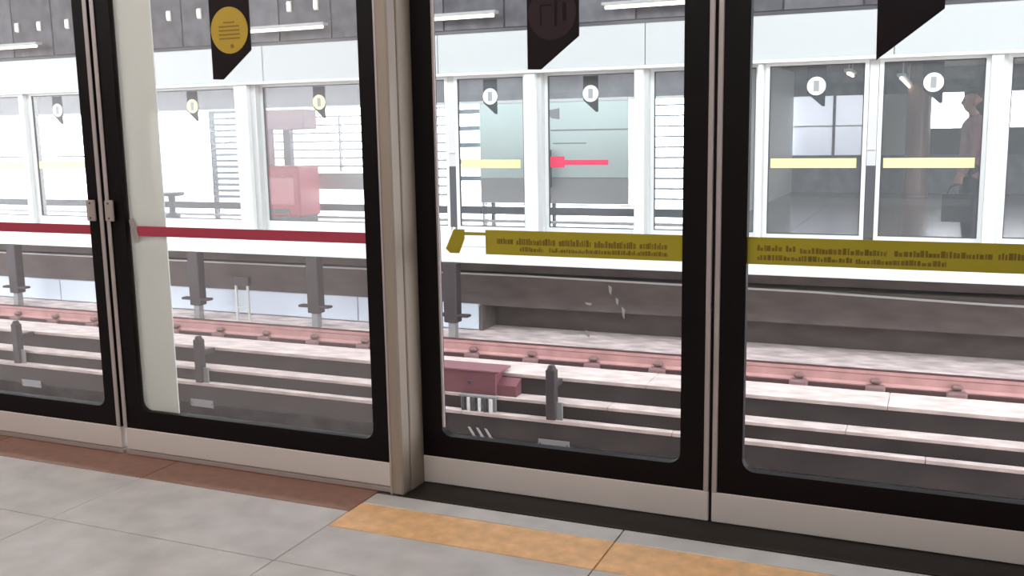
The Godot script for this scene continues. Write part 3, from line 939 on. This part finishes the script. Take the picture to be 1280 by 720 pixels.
func hall() -> void:
	var wl := struct_node("wall_hall_left", "left wall of the hall behind the opposite platform")
	part("face", box(-3.4, -3.2, 0.0, 2.9, -24.0, -15.75), M.psd_grey, wl)
	struct("wall_hall_right", box(6.0, 6.2, 0.0, 2.9, -24.0, -15.75), M.psd_grey)
	struct("ceiling_hall", box(-3.4, 6.2, 2.75, 2.9, -24.0, -15.75), M.hall_ceiling)
	var wb := struct_node("wall_hall_back", "grey back wall of the hall with bright windows")
	var z := -24.0
	part("base", box(-3.4, 6.2, 0.0, 0.85, z - 0.2, z), M.wall_grey, wb)
	part("top", box(-3.4, 6.2, 2.2, 2.9, z - 0.2, z), M.wall_grey, wb)
	part("middle", box(-1.62, -0.28, 0.85, 2.2, z - 0.2, z), M.psd_grey, wb)
	part("apron", box(-0.28, 6.2, 0.85, 1.43, z - 0.2, z), M.wall_dark, wb)
	part("pier", box(0.52, 1.05, 1.43, 2.2, z - 0.2, z), M.wall_grey, wb)
	part("pier", box(3.0, 6.2, 1.43, 2.2, z - 0.2, z), M.wall_grey, wb)
	part("pane", box(-3.4, -2.3, 0.85, 2.2, z - 0.12, z - 0.11), M.hazed_hall_glass, wb)
	part("pane", box(-2.3, -1.62, 0.85, 2.2, z - 0.12, z - 0.11), M.hazed_hall_glass, wb)
	part("pane", box(-0.28, 0.52, 1.43, 2.2, z - 0.12, z - 0.11), M.window_glass, wb)
	part("pane", box(1.05, 3.0, 1.43, 2.2, z - 0.12, z - 0.11), M.window_glass, wb)
	part("mullion", box(-2.33, -2.27, 0.85, 2.2, z - 0.16, z - 0.05), M.wall_grey, wb)
	part("transom", box(-3.4, -1.62, 1.5, 1.53, z - 0.16, z - 0.05), M.psd_grey, wb)
	var c := thing("column", "round brown column standing in the grey hall", "column", Vector3(-0.48, 0, -22.8))
	part("shaft", lathe([Vector2(0.25, 0.06), Vector2(0.25, 2.75)], 28), M.column_brown, c)
	part("base", lathe([Vector2(0.265, 0.0), Vector2(0.265, 0.055), Vector2(0.25, 0.06)], 28), M.column_brown, c)
	struct("ground", box(-80, 60, -6.2, -6.0, -120, -24.6), M.ground, "pale ground outside the station")

# ---------------------------------------------------------------- lamps
func lamps() -> void:
	var fl := [[-18.6, -17.0, 0], [-11.75, -10.1, 1], [-8.2, -6.8, 2], [-4.9, -3.45, 3]]
	var lab := ["above the leftmost opposite leaf", "above the red machine", "above the wide louvre", "above the fine white louvre"]
	for q in fl:
		var t := thing("tube_lamp", "fluorescent tube lamp on the grey wall, " + lab[q[2]], "lamp", Vector3((q[0] + q[1]) / 2, 3.40, -15.15), "fluorescent lamps over the opposite platform")
		var h: float = (q[1] - q[0]) / 2
		part("housing", box(-h - 0.05, h + 0.05, 0.03, 0.08, -0.08, 0.08, 0.008), M.psd_grey, t)
		part("tube", tube([Vector3(-h, 0.0, 0.02), Vector3(h, 0.0, 0.02)], 0.028, 12), M.tube_light, t)
		part("bracket", box(-0.03, 0.03, 0.03, 0.07, -0.35, -0.08), M.psd_grey, t)
		var l := AreaLight3D.new()
		l.name = "tube_glow"
		l.area_size = Vector2(h * 2, 0.06)
		l.light_energy = 0.25
		l.light_color = Color(1, 0.97, 0.92)
		l.shadow_enabled = true
		l.set("area_range", 30.0)
		l.set("area_attenuation", 2.0)
		t.add_child(l)
		l.position = Vector3(0, -0.035, 0.02)
		l.rotation.x = -PI / 2
	var sx := [-17.9, -17.27, -16.49, -13.84, -13.1, -11.04, -10.46, -9.2]
	for x in sx:
		var t := thing("wall_light", "short upright white wall light high on the opposite grey wall", "light", Vector3(x, 3.84, -15.45), "short upright wall lights")
		part("back_plate", box(-0.05, 0.05, -0.10, 0.10, -0.05, -0.02, 0.004), M.psd_grey, t)
		part("tube", box(-0.03, 0.03, -0.08, 0.08, -0.02, 0.02, 0.01), M.tube_light, t)
	# hall ceiling lamps
	for q in [[-0.68, -23.2, -18.2, "long fluorescent lamp running into the depth of the grey hall"], [-1.55, -19.4, -18.4, "short fluorescent lamp under the ceiling of the grey hall"]]:
		var mid: float = (q[1] + q[2]) / 2
		var h: float = (q[2] - q[1]) / 2
		var y: float = 2.30 if q[0] > -1.0 else 2.42
		var t := thing("hall_lamp", q[3], "lamp", Vector3(q[0], y, mid))
		part("housing", box(-0.07, 0.07, 0.03, 0.08, -h - 0.05, h + 0.05, 0.008), M.psd_grey, t)
		part("tube", tube([Vector3(0, 0, -h), Vector3(0, 0, h)], 0.028, 12), M.hall_tube, t)
		for e in [-0.7, 0.7]:
			part("hanger", box(-0.01, 0.01, 0.08, 2.75 - y, h * e - 0.01, h * e + 0.01), M.psd_grey, t)
		var l := AreaLight3D.new()
		l.name = "hall_glow"
		l.area_size = Vector2(0.06, h * 2)
		l.light_energy = 0.3
		l.light_color = Color(1, 0.92, 0.82)
		l.shadow_enabled = true
		l.set("area_range", 30.0)
		l.set("area_attenuation", 2.0)
		t.add_child(l)
		l.position = Vector3(0, -0.035, 0)
		l.rotation.x = -PI / 2
	# lamps added out of view to brighten the near floor and doors
	for x in [-8.0, -5.0, -2.0]:
		var t := thing("added_lamp", "added unseen lamp that brightens the near platform", "lamp", Vector3(x, 3.98, -1.6), "added lamps over the near platform")
		part("housing", box(-0.85, 0.85, 0.05, 0.12, -0.12, 0.12, 0.01), M.near_white, t)
		part("tube", tube([Vector3(-0.8, 0.0, -0.05), Vector3(0.8, 0.0, -0.05)], 0.02, 10), M.added_tube, t)
		part("tube", tube([Vector3(-0.8, 0.0, 0.05), Vector3(0.8, 0.0, 0.05)], 0.02, 10), M.added_tube, t)
		var l := AreaLight3D.new()
		l.name = "added_glow"
		l.area_size = Vector2(1.6, 0.16)
		l.light_energy = 3.6
		l.light_color = Color(1, 0.93, 0.86)
		l.shadow_enabled = true
		l.set("area_range", 30.0)
		l.set("area_attenuation", 2.0)
		t.add_child(l)
		l.position = Vector3(0, -0.03, 0)
		l.rotation.x = -PI / 2

# ---------------------------------------------------------------- person
func person() -> void:
	# stands behind the opposite glass, turned to the left, one hand holding a bag at the thigh
	var p := thing("person", "person in a brownish top and dark trousers standing behind the opposite glass", "person", Vector3(0.33, 0, -12.75))
	p.scale = Vector3.ONE * 1.035
	var V := func(x: float, y: float, z: float) -> Vector3: return Vector3(x, y, z)
	var hipL: Vector3 = V.call(0.0, 0.98, 0.09)
	var hipR: Vector3 = V.call(0.0, 0.98, -0.09)
	var kneeL: Vector3 = V.call(-0.03, 0.53, 0.11)
	var kneeR: Vector3 = V.call(0.0, 0.53, -0.1)
	var ankL: Vector3 = V.call(0.02, 0.09, 0.11)
	var ankR: Vector3 = V.call(0.05, 0.09, -0.1)
	var shL: Vector3 = V.call(0.02, 1.50, 0.19)
	var shR: Vector3 = V.call(0.02, 1.50, -0.19)
	var elL: Vector3 = V.call(0.04, 1.19, 0.25)
	var elR: Vector3 = V.call(0.05, 1.19, -0.25)
	var wrL: Vector3 = V.call(-0.09, 0.96, 0.24)
	var wrR: Vector3 = V.call(-0.06, 0.95, -0.24)
	var neck: Vector3 = V.call(0.0, 1.56, 0)
	var head: Vector3 = V.call(-0.02, 1.73, 0)
	var torso := [[V.call(0.0, 1.0, 0.06), V.call(0.0, 1.0, -0.06), 0.125, 0.125], [V.call(0.0, 1.0, 0), V.call(0.01, 1.25, 0), 0.13, 0.115], [V.call(0.01, 1.22, 0), V.call(0.01, 1.42, 0), 0.115, 0.125], [V.call(0.015, 1.44, 0.10), V.call(0.015, 1.44, -0.10), 0.10, 0.10], [shL, shR, 0.065, 0.065]]
	var legs := [[hipL, kneeL, 0.095, 0.062], [kneeL, ankL, 0.06, 0.04], [hipR, kneeR, 0.095, 0.062], [kneeR, ankR, 0.06, 0.04]]
	var arms := [[shL, elL, 0.055, 0.043], [elL, wrL, 0.042, 0.028], [shR, elR, 0.055, 0.043], [elR, wrR, 0.042, 0.028]]
	var hands := []
	for s in [[wrL, 1.0], [wrR, -1.0]]:
		var w: Vector3 = s[0]
		var palm: Vector3 = w + Vector3(-0.035, -0.085, 0)
		hands.append([w, palm, 0.026, 0.03])
		for f in 4:
			var root_: Vector3 = palm + Vector3(0.026 - 0.018 * f, -0.01, 0.0)
			var long_: float = [0.06, 0.072, 0.076, 0.068][f]
			var mid: Vector3 = root_ + Vector3(-0.008, -long_ * 0.55, -0.01 * s[1])
			hands.append([root_, mid, 0.010, 0.009])
			hands.append([mid, mid + Vector3(-0.004, -long_ * 0.3, -0.028 * s[1]), 0.009, 0.008])
		var th: Vector3 = w + Vector3(-0.05, -0.045, 0)
		hands.append([w + Vector3(-0.015, -0.03, 0), th, 0.014, 0.012])
		hands.append([th, th + Vector3(-0.012, -0.045, -0.02 * s[1]), 0.012, 0.009])
	var heads := [[neck + Vector3(0, -0.04, 0), neck + Vector3(-0.01, 0.08, 0), 0.056, 0.052], [head + Vector3(0.025, 0.03, 0), head + Vector3(-0.01, 0.035, 0), 0.096, 0.088], [head + Vector3(-0.035, -0.045, 0), head + Vector3(-0.045, -0.075, 0), 0.058, 0.042], [head + Vector3(-0.095, 0.015, 0), head + Vector3(-0.115, -0.02, 0), 0.010, 0.016], [head + Vector3(-0.088, -0.055, 0.016), head + Vector3(-0.088, -0.055, -0.016), 0.011, 0.011], [head + Vector3(0.01, 0.0, 0.088), head + Vector3(0.015, -0.035, 0.084), 0.018, 0.012], [head + Vector3(0.01, 0.0, -0.088), head + Vector3(0.015, -0.035, -0.084), 0.018, 0.012]]
	var body := torso + legs + arms + hands + heads + [[ankL, ankL + Vector3(-0.13, -0.05, 0.01), 0.04, 0.03], [ankR, ankR + Vector3(-0.13, -0.05, -0.01), 0.04, 0.03]]
	part("body", nets(body, 0.012, 0.03), M.skin, p)
	var eye := SphereMesh.new()
	eye.radius = 0.012
	eye.height = 0.024
	eye.radial_segments = 10
	eye.rings = 6
	for s in [-1, 1]:
		part("eye", eye, M.hair, p).position = head + Vector3(-0.088, 0.01, 0.032 * s)
	var hair := [[head + Vector3(0.04, 0.06, 0), head + Vector3(-0.03, 0.085, 0), 0.088, 0.07], [head + Vector3(0.055, 0.05, 0), head + Vector3(0.06, -0.06, 0), 0.08, 0.06]]
	part("hair", nets(hair, 0.012, 0.02), M.hair, p)
	var shirt := []
	for b in torso:
		shirt.append([b[0], b[1], b[2] + 0.016, b[3] + 0.016])
	shirt.append([V.call(0.0, 0.92, 0.06), V.call(0.0, 0.92, -0.06), 0.145, 0.145])
	for b in arms:
		shirt.append([b[0], b[1], b[2] + 0.014, b[3] + 0.014])
	part("shirt", nets(shirt, 0.014, 0.03), M.shirt, p)
	var tr := [[hipL, hipR, 0.118, 0.118]]
	for b in legs:
		tr.append([b[0], b[1], b[2] + 0.02, b[3] + 0.028])
	part("trousers", nets(tr, 0.014, 0.02), M.trousers, p)
	for a in [ankL, ankR]:
		part("shoe", nets([[a + Vector3(0.02, -0.045, 0), a + Vector3(-0.16, -0.052, 0), 0.045, 0.038]], 0.012, 0.02), M.shoe, p)
	var b := thing("handbag", "dark bag held at the thigh by the person behind the opposite glass", "bag", Vector3(0.20, 0.42, -12.49))
	part("body", prism_x([Vector2(-0.07, 0.0), Vector2(0.07, 0.0), Vector2(0.05, 0.32), Vector2(-0.05, 0.32)], -0.17, 0.16), M.bag, b)
	part("strap", tube([Vector3(-0.12, 0.31, 0.0), Vector3(-0.08, 0.40, 0), Vector3(-0.01, 0.435, 0), Vector3(0.06, 0.40, 0), Vector3(0.11, 0.31, 0)], 0.009, 8), M.bag, b)
